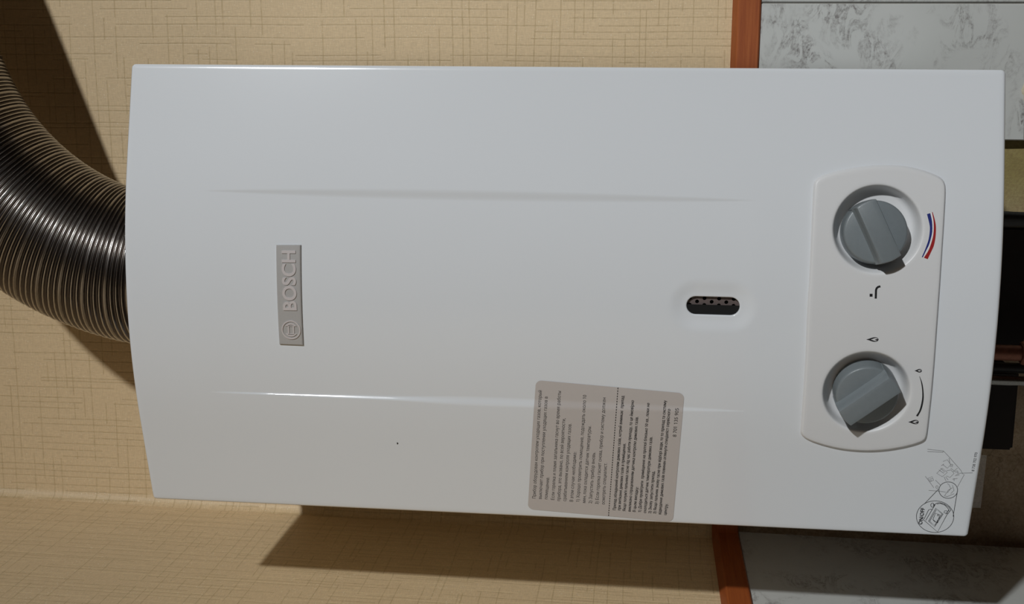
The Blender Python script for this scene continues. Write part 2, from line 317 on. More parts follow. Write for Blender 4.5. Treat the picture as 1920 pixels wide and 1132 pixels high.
def wallpaper(name, axis, base, thread, light):
    """embossed linen wallpaper: random broken threads along both directions plus fine weave and glitter"""
    t = NT(name)
    sp = t.n('ShaderNodeSeparateXYZ'); t.l(t.pos(), sp.inputs[0])
    u, v = sp.outputs[axis], sp.outputs[2]
    def threads(a, b, freq, wid, seed, seglen, thr):
        wob = t.noise(9, 1, .5, comb(b, a, seed))
        a2 = t.math('ADD', t.math('MULTIPLY', a, freq), t.math('MULTIPLY', wob, 0.5))
        cell = t.math('FLOOR', a2)
        wn = t.n('ShaderNodeTexWhiteNoise', noise_dimensions='1D'); t.l(t.math('ADD', cell, seed), wn.inputs['W'])
        fr = t.math('FRACT', a2)
        d = t.math('ABSOLUTE', t.math('SUBTRACT', fr, t.math('MULTIPLY_ADD', wn.outputs['Value'], .7, .15)))
        ln = t.math('SUBTRACT', 1.0, t.math('SMOOTH_MIN', t.math('DIVIDE', d, wid * freq), 1.0, 0.3))
        ln = t.math('MAXIMUM', ln, 0.0)
        seg = t.noise(1.0, 1, .5, comb(t.math('MULTIPLY', cell, 7.31), t.math('MULTIPLY', b, seglen), seed))
        on = t.math('MULTIPLY', t.math('GREATER_THAN', seg, thr), t.noise(160, 1, .5, t.pos()))
        return t.math('MULTIPLY', ln, on)
    def comb(a, b, c):
        q = t.n('ShaderNodeCombineXYZ')
        for i, x in enumerate((a, b, c)):
            if isinstance(x, (int, float)): q.inputs[i].default_value = x
            else: t.l(x, q.inputs[i])
        return q.outputs[0]
    t1 = threads(u, v, 150, 0.0009, 3.7, 11, .46)
    t2 = threads(v, u, 105, 0.0008, 11.3, 17, .49)
    t3 = threads(u, v, 110, 0.0009, 29.1, 12, .5)
    dark = t.math('MINIMUM', t.math('MULTIPLY', t.math('ADD', t1, t2), 1.5), 1.0)
    weave = t.noise(1.0, 2, .6, comb(t.math('MULTIPLY', u, 1100), t.math('MULTIPLY', v, 160), 0.0))
    weave2 = t.noise(1.0, 2, .6, comb(t.math('MULTIPLY', u, 160), t.math('MULTIPLY', v, 1100), 4.0))
    wv = t.math('MULTIPLY_ADD', t.math('ADD', weave, weave2), .5, 0.0)
    big = t.noise(5, 2, .5, t.pos())
    lo = tuple(c * .82 for c in base); hi = tuple(min(1, c * 1.12) for c in base)
    c = t.mix(t.ramp(wv, [(.3, 0.0), (.7, 1.0)]), lo, hi)
    c = t.mix(t.math('MULTIPLY', big, .25), c, tuple(b * k for b, k in zip(base, (1.0, .93, .88))))
    c = t.mix(t.math('MULTIPLY', dark, .55), c, thread)
    c = t.mix(t.math('MULTIPLY', t3, light), c, tuple(min(1, b * 1.45) for b in base))
    gl = t.ramp(t.noise(900, 0, .5, t.pos()), [(.74, 0.0), (.80, 1.0)])
    c = t.mix(t.math('MULTIPLY', gl, .5), c, (1, .93, .75))
    t.set(Base_Color=c, Roughness=.55)
    hgt = t.math('SUBTRACT', t.math('MULTIPLY', wv, .6), dark)
    t.bump(hgt, .35, .0006)
    return t.m

def marble(name, off):
    t = NT(name)
    mp = t.n('ShaderNodeMapping'); t.l(t.pos(), mp.inputs[0])
    mp.inputs['Location'].default_value = off
    v = mp.outputs[0]
    mp2 = t.n('ShaderNodeMapping'); t.l(v, mp2.inputs[0])
    mp2.inputs['Rotation'].default_value = (0, math.radians(35), math.radians(35)); mp2.inputs['Scale'].default_value = (1.0, 1.0, 2.3)
    n1 = t.noise(24, 6, .68, mp2.outputs[0], 1.6)
    vein = t.ramp(t.math('ABSOLUTE', t.math('SUBTRACT', n1, .5)), [(0.0, 1.0), (.022, .8), (.07, 0.0)])
    patch = t.ramp(t.noise(19, 3, .6, v, .5), [(.45, 0.0), (.62, 1.0)])
    speck = t.ramp(t.noise(330, 3, .7, v), [(.42, 0.0), (.66, 1.0)])
    m = t.math('MULTIPLY', t.math('MULTIPLY', vein, patch), t.math('MULTIPLY_ADD', speck, .75, .25))
    cloud = t.noise(14, 4, .6, v)
    c = t.mix(cloud, (.545, .565, .54), (.66, .665, .645))
    c = t.mix(t.math('MULTIPLY', m, .95), c, (.17, .15, .145))
    blot = t.ramp(t.noise(44, 5, .75, mp2.outputs[0]), [(.55, 0.0), (.72, .5)])
    c = t.mix(t.math('MULTIPLY', blot, patch), c, (.3, .285, .27))
    t.set(Base_Color=c, Roughness=.28)
    return t.m

def plaster():
    t = NT('bare_plaster')
    n = t.noise(26, 8, .7, t.pos()); g = t.noise(420, 4, .7, t.pos())
    cr = t.n('ShaderNodeTexVoronoi', feature='DISTANCE_TO_EDGE'); cr.inputs['Scale'].default_value = 22
    wq = t.n('ShaderNodeVectorMath', operation='ADD'); t.l(t.pos(), wq.inputs[0])
    nz = t.n('ShaderNodeTexNoise'); nz.inputs['Scale'].default_value = 40; nz.inputs['Detail'].default_value = 4; t.l(t.pos(), nz.inputs['Vector'])
    sc = t.n('ShaderNodeVectorMath', operation='SCALE'); sc.inputs['Scale'].default_value = .06; t.l(nz.outputs['Color'], sc.inputs[0])
    t.l(sc.outputs[0], wq.inputs[1]); t.l(wq.outputs[0], cr.inputs['Vector'])
    crack = t.math('MULTIPLY', t.ramp(cr.outputs['Distance'], [(0.0, 1.0), (.012, 0.0)]), t.ramp(t.noise(9, 2, .5, t.pos()), [(.54, 0.0), (.66, 1.0)]))
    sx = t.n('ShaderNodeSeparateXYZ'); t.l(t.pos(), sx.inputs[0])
    side = t.ramp(t.math('MULTIPLY_ADD', n, .10, t.math('ADD', sx.outputs[0], -.05)), [(.0, 0.0), (.07, 1.0)])    # olive by the tiles; brown towards the corner, painted paler against the heater's shadow
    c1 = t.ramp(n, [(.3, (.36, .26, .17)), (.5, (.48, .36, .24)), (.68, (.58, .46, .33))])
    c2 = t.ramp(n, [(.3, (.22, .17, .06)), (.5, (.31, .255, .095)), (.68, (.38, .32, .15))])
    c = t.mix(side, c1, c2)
    c = t.mix(t.math('MULTIPLY', t.ramp(g, [(.4, 0.0), (.7, 1.0)]), .5), c, (.2, .13, .06))
    c = t.mix(t.math('MULTIPLY', crack, .35), c, (.09, .06, .035))
    t.set(Base_Color=c, Roughness=.9)
    t.bump(t.math('SUBTRACT', t.math('ADD', n, t.math('MULTIPLY', g, .4)), crack), .4, .003)
    return t.m

def wood():
    t = NT('red_brown_wood')
    mp = t.n('ShaderNodeMapping'); t.l(t.pos(), mp.inputs[0]); mp.inputs['Scale'].default_value = (18, 18, 420)
    g = t.noise(1.0, 5, .65, mp.outputs[0], .4); f = t.noise(900, 3, .7, t.pos())
    c = t.ramp(g, [(.3, (.29, .062, .012)), (.55, (.37, .092, .018)), (.75, (.44, .125, .03))])
    c = t.mix(t.math('MULTIPLY', f, .3), c, (.2, .045, .012))
    t.set(Base_Color=c, Roughness=.5)
    return t.m

def film():
    t = NT('clear_film')
    t.set(Base_Color=(.8, .8, .78), Roughness=.35)
    tr = t.n('ShaderNodeBsdfTransparent'); mx = t.n('ShaderNodeMixShader'); mx.inputs[0].default_value = .035
    t.l(tr.outputs[0], mx.inputs[1]); t.l(t.b.outputs[0], mx.inputs[2]); t.l(mx.outputs[0], t.out.inputs[0])
    return t.m

M_enamel = plain('white_enamel', (.79, .822, .858), .13, var=.012, scale=9, bump=.012, bscale=500)
M_panel = plain('white_plastic', (.76, .767, .778), .40, var=.012, scale=20)
M_knob = plain('grey_blue_plastic', (.20, .228, .243), .36, var=.06, scale=300, bump=.12, bscale=2500)
M_silver = plain('silver_paint', (.50, .49, .48), .40, metal=.15, var=.06, scale=900)
M_letter = plain('bright_silver', (.68, .63, .625), .35, metal=.1, var=.05, scale=900)
M_sticker = plain('grey_sticker', (.56, .52, .50), .28, var=.02, scale=40)
M_ink = plain('black_ink', (.012, .012, .014), .5)
M_ink2 = plain('thin_grey_ink', (.20, .20, .20), .55)
M_blue = plain('blue_ink', (.012, .025, .20), .5)
M_red = plain('red_ink', (.36, .012, .012), .5)
M_whiteink = plain('white_ink', (.9, .88, .88), .5)
def duct_metal():
    t = NT('duct_metal')
    at = t.n('ShaderNodeAttribute', attribute_name='ridge_mask')
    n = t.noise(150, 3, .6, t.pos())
    c = t.mix(at.outputs['Fac'], (.115, .104, .097), (.72, .69, .65))       # colour follows height: dull dark valleys, bright ridges
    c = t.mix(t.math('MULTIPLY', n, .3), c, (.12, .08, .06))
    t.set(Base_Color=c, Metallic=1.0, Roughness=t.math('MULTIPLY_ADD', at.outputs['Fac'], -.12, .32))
    return t.m
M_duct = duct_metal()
M_dark = plain('dark_chassis', (.016, .011, .009), .85, var=.4, scale=60)
M_plate = plain('dark_plate', (.13, .10, .095), .6, var=.35, scale=700)  # one dark base tone with random mottling
M_galv = plain('galvanised_chassis', (.35, .35, .35), .5, metal=.6)
M_copper = plain('tarnished_copper', (.26, .10, .06), .5, metal=.5, var=.4, scale=260)
M_rubber = plain('black_rubber', (.02, .018, .017), .55, var=.3, scale=500)
M_braid = plain('steel_braid', (.30, .29, .27), .35, metal=.9, var=.45, scale=900)
M_film = film()
M_wood = wood()
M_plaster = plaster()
M_paper_b = wallpaper('linen_wallpaper_back', 0, (.735, .562, .34), (.40, .29, .13), .2)
M_paper_l = wallpaper('linen_wallpaper_left', 1, (.735, .562, .34), (.42, .31, .15), .6)
M_room = plain('warm_room_paint', (.42, .17, .04), .8, var=.1, scale=4)
M_floor = plain('brown_floor', (.10, .05, .022), .5, var=.3, scale=12)
M_ceil = plain('ceiling_paint', (.36, .22, .11), .8, var=.03, scale=6)

# ------------------------------------------------------------------ the room
ZF, ZC, XR, YF = -1.50, 1.55, 3.1, -4.0
ZT = -0.144                                     # height where the wallpaper stops, under the wooden strip
def xw(z): return XL + SL * z
R = 0.009                                       # rounded wallpaper corner
# back wall: wallpaper sheet with a soft rounded inner corner, then bare plaster below
V, F = [], []
zs = [ZT, 0.0, .15, .3, .45, ZC]
for z in zs:
    V.append(Vector((XR, 0, z))); V.append(Vector((.6, 0, z)))
    for k in range(7):
        a = math.pi / 2 * k / 6
        V.append(Vector((xw(z) + R - R * math.sin(a), -R + R * math.cos(a), z)))
nn = 9
for i in range(len(zs) - 1):
    for k in range(nn - 1):
        F.append((i * nn + k, i * nn + k + 1, (i + 1) * nn + k + 1, (i + 1) * nn + k))
wall_back = obj('wall_back', (V, F), M_paper_b, kind='structure', smooth=True)
V, F = [], []
nx, nz = 110, 40
rnd = random.Random(7)
for j in range(nz + 1):
    for i in range(nx + 1):
        x = -.30 + .95 * i / nx; z = ZT - .70 * j / nz
        V.append(Vector((x, .004 + rnd.uniform(-.0012, .0012) + .0015 * math.sin(x * 37 + z * 11), z)))
for j in range(nz):
    for i in range(nx):
        a = j * (nx + 1) + i
        F.append((a, a + 1, a + nx + 2, a + nx + 1))
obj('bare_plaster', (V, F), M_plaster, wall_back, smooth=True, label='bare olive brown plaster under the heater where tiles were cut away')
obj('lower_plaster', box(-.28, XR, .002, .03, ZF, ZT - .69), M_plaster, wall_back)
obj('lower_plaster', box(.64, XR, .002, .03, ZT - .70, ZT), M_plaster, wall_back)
# left wall
def lw(y0, y1, z0, z1, off=0.0):
    return [Vector((xw(z) + off, y, z)) for z, y in ((z0, y0), (z0, y1), (z1, y1), (z1, y0))], [(0, 1, 2, 3)]
wall_left = obj('wall_left', lw(-R - .0012, YF, ZT, ZC, .0006), M_paper_l, kind='structure')
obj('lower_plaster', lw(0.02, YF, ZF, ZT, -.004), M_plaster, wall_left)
obj('wall_right', box(XR, XR + .02, YF, .02, ZF, ZC), M_room, kind='structure')
obj('wall_front', box(XL - .06, XR + .02, YF - .02, YF, ZF, ZC), M_room, kind='structure')
obj('floor', box(XL - .06, XR + .02, YF - .02, .03, ZF - .02, ZF), M_floor, kind='structure')
obj('ceiling', box(XL - .06, XR + .02, YF - .02, .03, ZC, ZC + .02), M_ceil, kind='structure')

# tiles: each one a slab with its own edges
TT = -.1562
marb = [marble('marble_tile_%s' % k, o) for k, o in (('one', (0, 0, 0)), ('two', (3.1, .7, 1.9)), ('three', (7.7, 2.3, 4.1)))]
obj('grout_joint', box(.2110, XR - .01, -.0064, .003, -.76, TT), plain('grey_grout', (.36, .35, .32), .9, var=.15, scale=300), wall_back)
cut = [(.1018, -.3761), (.1018, TT), (.2118, TT), (.2118, -.455), (.1530, -.455), (.1515, -.3920), (.1470, -.3850), (.1440, -.3790), (.1375, -.3755), (.1290, -.3747)]
obj('tile', prism([(a, b) for a, b in cut], -.0085, .002, .0008), marb[0], wall_back, label='large marbled tile cut around the pipes, beside the heater')
V, F = [], []
for i in range(5):
    for j in range(14):
        a = 2 * math.pi * j / 14; q = i / 4
        rr_ = (1 - q * .9) * (1 + .25 * math.sin(2 * a + 1) + .15 * math.sin(5 * a))
        V.append(Vector((.1415 + .0075 * rr_ * math.cos(a), -.0083 - .0022 * math.sin(q * 1.5), -.3755 + .0062 * rr_ * math.sin(a))))
for i in range(4):
    for j in range(14): F.append((i * 14 + j, i * 14 + (j + 1) % 14, (i + 1) * 14 + (j + 1) % 14, (i + 1) * 14 + j))
F.append(tuple(4 * 14 + j for j in range(14)))
obj('grout_lump', (V, F), plain('cream_grout', (.62, .56, .42), .9, var=.2, scale=500), wall_back, smooth=True, label='cream lump of grout on the cut edge of the tile')
k = 0
for x0 in (.2134, .5152):
    for z0, z1 in ((TT - .2975, TT), (TT - .598, TT - .3)):
        k += 1
        obj('tile', prism([(x0, z0), (x0 + .2995, z0), (x0 + .2995, z1), (x0, z1)], -.0085, .002, .0008), marb[k % 3], wall_back)
obj('tile', prism([(.1535, TT - .598), (.2118, TT - .598), (.2118, -.4575), (.1535, -.4575)], -.0085, .002, .0008), marb[1], wall_back)
def left_tile(y0, y1, z0, z1, m):
    v, f = prism([(y0, z0), (y1, z0), (y1, z1), (y0, z1)], -.0075, .004, .0008)
    v = [Vector((xw(p.z) - p.y, p.x, p.z)) for p in v]
    obj('tile', (v, f), m, wall_left)
for i in range(5):
    for j in range(2):
        y1 = -.006 - .302 * i; z1 = TT - .302 * j
        left_tile(y1 - .2995, y1, z1 - .2995, z1, marb[(i + 2 * j + 2) % 3])

# wooden strip that covers the top edge of the tiles on both walls
prof = [(0, -.1558), (-.0095, -.1558), (-.0108, -.1545), (-.0108, -.1378), (-.0103, -.1369), (-.0094, -.1363), (-.0020, -.1330), (0, -.1330)]   # (towards the room, z)
ctr = [(Vector((2.9, 0)), Vector((0, -1)))]
ctr.append((Vector((.1, 0)), Vector((0, -1))))
RC = .022
xc = XL + SL * TT
for k in range(9):
    a = math.pi / 2 * k / 8
    ctr.append((Vector((xc + RC - RC * math.sin(a), -RC + RC * math.cos(a))), Vector((math.sin(a), -math.cos(a)))))
ctr.append((Vector((xc, -1.6)), Vector((1, 0))))
V, F = [], []
for c, nrm in ctr:
    for q, z in prof:
        V.append(Vector((c.x + nrm.x * -q, c.y + nrm.y * -q, z)))
m = len(prof)
for i in range(len(ctr) - 1):
    for k in range(m):
        F.append((i * m + k, i * m + (k + 1) % m, (i + 1) * m + (k + 1) % m, (i + 1) * m + k))
F.append(tuple(range(m))); F.append(tuple((len(ctr) - 1) * m + k for k in range(m))[::-1])
obj('trim_1', (V, F), M_wood, kind='structure')

# ------------------------------------------------------------------ the water heater
heater = root('water_heater', 'white wall mounted gas water heater with two grey knobs', 'water heater', (0, 0, 0))

def sag(x):
    x = abs(x)
    if x <= SB * .8: return SA * x * x / 2
    a = SB * .8; b = SB * 1.15                  # slope eases off between a and b, then stays constant
    if x <= b:
        u = x - a; k = SA / (2 * (b - a))
        return SA * a * a / 2 + SA * a * u + SA * u * u / 2 - k * u ** 3 / 3
    u = b - a; k = SA / (2 * (b - a))
    s1 = SA * a + SA * u - k * u * u
    return SA * a * a / 2 + SA * a * u + SA * u * u / 2 - k * u ** 3 / 3 + s1 * (x - b)
def slope(x): return (sag(abs(x) + .5) - sag(abs(x) - .5)) * (1 if x > 0 else -1)
def flat_y(x): return -D - sag(W / 2) + sag(x)

XH, XLO = 72.9, -67.9
def recess(x, z):
    """pressed in middle field between two long creases that fade out at both ends (mm)"""
    q = 1 - ((z - 50.0) / 184.0) ** 2
    if q <= 0: return 0.0
    d = 1.5 * q ** 0.8
    w = max(1.0, 7.8 * q ** 0.8)
    w2 = max(.8, (2.6 + 4.6 * sstep(120, 45, z)) * q ** 0.8)
    return d * sstep(XH + w / 2, XH - w / 2, x) * sstep(XLO - w2 / 2, XLO + w2 / 2, x)

SX0, SX1, SZ0, SZ1 = -3.0, 10.7, -128.2, -92.0
def slot_dist(x, z):
    r = (SX1 - SX0) / 2
    cx = (SX0 + SX1) / 2
    zz = min(max(z, SZ0 + r), SZ1 - r)
    return math.hypot(x - cx, z - zz) - r
def yfront(x, z, dim=True):
    """front surface in mm (negative = towards the room)"""
    y = flat_y(x) + recess(x, z)
    if dim:
        y += 1.5 * (1 - sstep(0, 11, slot_dist(x, z)))
    return y
def on(x, z, h=0.0):
    return Vector((x / 1000, (yfront(x, z) - h) / 1000, z / 1000))


# cover: pressed sheet with slot and cut-out behind the control panel, edges folded back
rim = 2.4
hx, hz = W / 2 - rim * .66, H / 2 - rim * .8
rc = 0.7
outer = []
for cx, cz, a0 in ((hx - rc, hz - rc, 0), (-hx + rc, hz - rc, 90), (-hx + rc, -hz + rc, 180), (hx - rc, -hz + rc, 270)):
    for k in range(4):
        a = math.radians(a0 + 30 * k); outer.append((cx + rc * math.cos(a), cz + rc * math.sin(a)))
outer = resample(outer, 5.0)
sr = (SX1 - SX0) / 2; scx = (SX0 + SX1) / 2
slot = [(scx + sr * math.cos(math.pi * k / 14), SZ1 - sr + sr * math.sin(math.pi * k / 14)) for k in range(15)] + \
       [(scx - sr * math.cos(math.pi * k / 14), SZ0 + sr - sr * math.sin(math.pi * k / 14)) for k in range(15)]
slot = resample(slot, 2.0)
panel = even_loop(chaikin(DATA['panel'], 3), 1.8)
panel_hole = resample(offset_loop(DATA['panel'], -3.0), 4.0)
xs = []
x = -W / 2
while x < W / 2:
    xs.append(x)
    near = min(abs(x - XH), abs(x - XLO))
    x += .45 if near < 6 else (1.2 if near < 10 else 4.0)
pts = [(x, -H / 2 + 5.5 * j + .1) for x in xs for j in range(106)]
pts += [(scx - 26 + 1.7 * i, (SZ0 + SZ1) / 2 - 34 + 1.7 * j + .05) for i in range(31) for j in range(41)]
for o_ in (-.6, -1.3, -2.4):
    pts += resample(offset_loop(outer, o_), 3.0)
pts = [p for p in pts if abs(p[0]) < hx - 3.2 and abs(p[1]) < hz - 3.2 or p in set(pts[-900:])]
v2, T = cdt(outer, [slot, panel_hole], pts)
V = [on(x, z) for x, z in v2]
F = list(T)
def skirt(loop, V, F, rad, deep, ang=math.pi / 2, inward=False, steps=4):
    """fold the edge of a sheet back along a loop of (x,z) points"""
    N = loop_normals(loop)
    n0 = len(V)
    n = len(loop)
    for s in range(steps + 2):
        for (x, z), m in zip(loop, N):
            p = on(x, z)
            if s <= steps:
                a0 = 0.0 if inward else math.atan(slope(x)) * m.x      # start tangent to the curved front
                a = a0 + (ang - a0) * s / steps
                o, bk = rad * (math.sin(a) - math.sin(a0)), rad * (math.cos(a0) - math.cos(a))
                dy = bk
            else:
                a0 = 0.0 if inward else math.atan(slope(x)) * m.x
                o, dy = rad * (math.sin(ang) - math.sin(a0)), None
            sg = -1 if inward else 1
            q = Vector((p.x + sg * m.x * o / 1000, 0, p.z + sg * m.y * o / 1000))
            if dy is None: q.y = deep(x, z, m) / 1000
            else: q.y = p.y + dy / 1000
            V.append(q)
    for s in range(steps + 1):
        for i in range(n):
            j = (i + 1) % n
            F.append((n0 + s * n + i, n0 + s * n + j, n0 + (s + 1) * n + j, n0 + (s + 1) * n + i))
skirt(outer, V, F, rim, lambda x, z, m: -22 if abs(m.x) > .75 else yfront(x, z) + 24)
skirt(slot, V, F, .9, lambda x, z, m: yfront(x, z) + 3.0, inward=True)
cover = obj('cover', (V, F), M_enamel, heater, smooth=True)

# chassis behind the cover
obj('chassis', box(-.149, .149, -.226, -.010, -.262, .262, .004), M_galv, heater)
# perforated plate seen through the slot
V, F = [], []
px0, pz0, cw, ch, hr = 2.6, -133, 4.75, 4.5, 1.3
for i in range(11):
    for j in range(3):
        cz = pz0 + i * cw; cx = px0 + 1.2 + j * ch + (ch / 2 if i % 2 else 0)
        n0 = len(V)
        for k in range(12):
            a = 2 * math.pi * k / 12
            c, s = math.cos(a), math.sin(a)
            q = max(abs(c) / (ch / 2), abs(s) / (cw / 2))
            V.append(Vector(((cx + c / q) / 1000, -.2680, (cz + s / q) / 1000)))
            V.append(Vector(((cx + c * hr) / 1000, -.2680, (cz + s * hr) / 1000)))
            V.append(Vector(((cx + c * hr) / 1000, -.2672, (cz + s * hr) / 1000)))
        for k in range(12):
            a, b = n0 + 3 * k, n0 + 3 * ((k + 1) % 12)
            F += [(a, a + 1, b + 1, b), (a + 1, a + 2, b + 2, b + 1)]
        # square the cell corners
        for sx, sz in ((1, 1), (1, -1), (-1, 1), (-1, -1)):
            ks = sorted(range(12), key=lambda k: -(sx * math.cos(2 * math.pi * k / 12) / (ch / 2) + sz * math.sin(2 * math.pi * k / 12) / (cw / 2)))[:2]
            V.append(Vector(((cx + sx * ch / 2) / 1000, -.2680, (cz + sz * cw / 2) / 1000)))
            F.append((n0 + 3 * ks[0], len(V) - 1, n0 + 3 * ks[1]))
obj('perforated_plate', (V, F), M_plate, heater, label='dark perforated metal plate behind the viewing slot')
obj('slot_liner', box(-.020, .030, -.2365, -.2345, -.150, -.070), M_dark, heater)
obj('slot_shade_sheet', box(-.018, .0042, -.2694, -.2688, -.140, -.080), plain('shade_black', (.004, .004, .004), .9), heater)  # black sheet added to stand for the deep shade inside the slot

# small dark chip in the enamel
sx, sz = DATA['speck']
obj('enamel_chip', ([on(sx + .8 * math.cos(a) * (1 + .3 * math.sin(3 * a)), sz + .6 * math.sin(a), .06) for a in [k * .785 for k in range(8)]], [tuple(range(8))]), M_ink, heater)

# ---- control panel
PH = 2.4
def onp(x, z, h=0.0):
    return Vector((x / 1000, (flat_y(x) - PH - h) / 1000, z / 1000))
bowls = []
BR = 28.9
for cx, cz in DATA['bowl']:
    bowls.append([(cx + BR * math.cos(2 * math.pi * k / 72), cz + BR * math.sin(2 * math.pi * k / 72)) for k in range(72)])
pts = [(-95 + 4 * i + .3, -254 + 4 * j + .2) for i in range(49) for j in range(23)]
inner = offset_loop(panel, -1.0)
pts += resample(offset_loop(DATA['panel'], -3.2), 3.0)
for b_ in bowls:
    pts += resample(offset_loop(b_, 1.5), 2.6)
v2, T = cdt(inner, bowls, pts, 1.1)
V = [onp(x, z) for x, z in v2]; F = list(T)
rings = [(-1.0, 0), (-.55, -.12), (-.2, -.45), (.1, -.95), (.5, -1.8), (.8, -2.9)]
n0 = len(V); n = len(panel)
N = loop_normals(panel)
for o, h in rings:
    for (x, z), m in zip(panel, N):
        V.append(onp(x + m.x * o, z + m.y * o, h))
for s in range(len(rings) - 1):
    for i in range(n):
        j = (i + 1) % n
        F.append((n0 + s * n + i, n0 + s * n + j, n0 + (s + 1) * n + j, n0 + (s + 1) * n + i))
bprof = [(28.9, 0), (28.4, -.15), (27.9, -.55), (27.4, -1.3), (26.5, -4.0), (25.5, -7.6), (24.6, -9.8), (23.2, -11.2), (21.5, -11.7), (12, -11.8)]
for (cx, cz) in DATA['bowl']:
    n0 = len(V)
    for r, h in bprof:
        for k in range(72):
            a = 2 * math.pi * k / 72
            V.append(onp(cx + r * math.cos(a), cz + r * math.sin(a), h))
    V.append(onp(cx, cz, -11.8))
    for s in range(len(bprof) - 1):
        for k in range(72):
            j = (k + 1) % 72
            F.append((n0 + s * 72 + k, n0 + s * 72 + j, n0 + (s + 1) * 72 + j, n0 + (s + 1) * 72 + k))
    for k in range(72):
        F.append((n0 + 9 * 72 + k, n0 + 9 * 72 + (k + 1) % 72, len(V) - 1))
control = obj('control_panel', (V, F), M_panel, heater, smooth=True, label='raised white panel with two round wells for the knobs')

def knob(cx, cz, dx, dz, label):
    """round base with a tall grip bar across it; (dx,dz) is the direction of the bar"""
    c = onp(cx, cz)
    sl = slope(cx)
    nrm = Vector((sl, -1, 0)).normalized()
    bar = Vector((dx, sl * dx, dz)); bar = (bar - nrm * bar.dot(nrm)).normalized()
    side = nrm.cross(bar)
    def P(a, b, h): return c + (bar * a + side * b + nrm * h) / 1000
    V, F = [], []
    S = 64
    lv = [(20.6, -11.4), (20.2, -1.0), (19.9, .3), (19.4, .9), (18.6, 1.2), (10, 1.4)]
    for r, h in lv:
        for k in range(S):
            a = 2 * math.pi * k / S; V.append(P(r * math.cos(a), r * math.sin(a), h))
    V.append(P(0, 0, 1.4))
    for s in range(len(lv) - 1):
        for k in range(S):
            F.append((s * S + k, s * S + (k + 1) % S, (s + 1) * S + (k + 1) % S, (s + 1) * S + k))
    for k in range(S): F.append(((len(lv) - 1) * S + k, (len(lv) - 1) * S + (k + 1) % S, len(V) - 1))
    base = obj('knob', (V, F), M_knob, heater, smooth=True, label=label, sharp=40)
    V, F = [], []
    lv = [(20.9, 8.2, -11.0), (20.9, 8.2, .9), (20.7, 7.3, 2.4), (20.5, 6.9, 5.5), (20.3, 6.6, 10.6), (19.9, 6.2, 11.4), (19.2, 5.5, 11.7)]
    ns = 0
    for r, w, h in lv:
        ph = math.asin(w / r)
        ring = [(r * math.cos(t), r * math.sin(t)) for t in [-ph + 2 * ph * k / 8 for k in range(9)]]
        ring += [(r * math.cos(t), r * math.sin(t)) for t in [math.pi - ph + 2 * ph * k / 8 for k in range(9)]]
        ns = len(ring)
        V += [P(a, b, h) for a, b in ring]
    for s in range(len(lv) - 1):
        for k in range(ns):
            F.append((s * ns + k, s * ns + (k + 1) % ns, (s + 1) * ns + (k + 1) % ns, (s + 1) * ns + k))
    F.append(tuple((len(lv) - 1) * ns + k for k in range(ns)))
    obj('grip', (V, F), M_knob, base, smooth=True, sharp=30)
(k1, k2) = DATA['knob']
knob(k1[0], k1[1], -.90, -.43, 'grey temperature knob beside the blue and red arc')
knob(k2[0], k2[1], .642, -.767, 'grey flame knob beside the black flame symbols')

# ---- prints
def strip_print(name, a, b, mat, par, sub=6, h=.06, fn=onp):
    A = smooth_path([(p[0], p[1], 0) for p in a], sub * (len(a) - 1) + 1); B = smooth_path([(p[0], p[1], 0) for p in b], sub * (len(b) - 1) + 1)
    V = [fn(p.x, p.y, h) for p in A] + [fn(p.x, p.y, h) for p in B]
    n = len(A)
    return obj(name, (V, [(i, i + 1, n + i + 1, n + i) for i in range(n - 1)]), mat, par)
def poly_print(polys, h, fn=onp):
    V, F = [], []
    for p in polys:
        n0 = len(V); V += [fn(x, z, h) for x, z in p]; F.append(tuple(range(n0, len(V))))
    return V, F
def ribbon(pts, w, h, fn):
    P = [Vector(p) for p in pts]
    closed = (P[0] - P[-1]).length < 1e-4
    V, F = [], []
    n = len(P)
    for i, p in enumerate(P):
        a = P[i - 1] if i else (P[-2] if closed else P[0]); b = P[i + 1] if i < n - 1 else (P[1] if closed else P[-1])
        t = (b - a).normalized(); m = Vector((-t.y, t.x)) * w / 2
        V += [fn(p.x + m.x, p.y + m.y, h), fn(p.x - m.x, p.y - m.y, h)]
    for i in range(n - 1):
        F.append((2 * i, 2 * i + 1, 2 * i + 3, 2 * i + 2))
    return V, F

strip_print('cold_mark', *DATA['blue'], M_blue, control)
strip_print('hot_mark', *DATA['red'], M_red, control)
gapA = [((a[0] * .5 + b[0] * .5), (a[1] * .5 + b[1] * .5)) for a, b in zip(DATA['blue'][1], DATA['red'][0])]
obj('white_line', ribbon(gapA, .75, .045, onp), M_whiteink, control)
obj('tap_symbol', join(poly_print([DATA['tap_dot']], .06), ribbon(DATA['tap_hook'], 1.35, .06, onp)), M_ink, control)
for a, b, c in zip(DATA['flames'], DATA['flames_in'], DATA['flames_core']):
    s = obj('flame_symbol', poly_print([chaikin(a, 1)], .05), M_ink, control)
    # lighter middle and dark core are printed in the same symbol
    V, F = poly_print([chaikin(b, 1)], .09); me = s.data
    me2 = bpy.data.meshes.new('flame_symbol')
    v1 = [v.co.copy() for v in me.vertices]; f1 = [tuple(p.vertices) for p in me.polygons]
    V3, F3 = poly_print([chaikin(c, 1)], .13)
    VV, FF = join((v1, f1), (V, F), (V3, F3))
    me2.from_pydata([tuple(p) for p in VV], [], FF)
    me2.materials.append(M_ink); me2.materials.append(M_panel)
    me2.polygons[1].material_index = 1
    s.data = me2
strip_print('flame_size_arc', *DATA['arc'], M_ink, control)

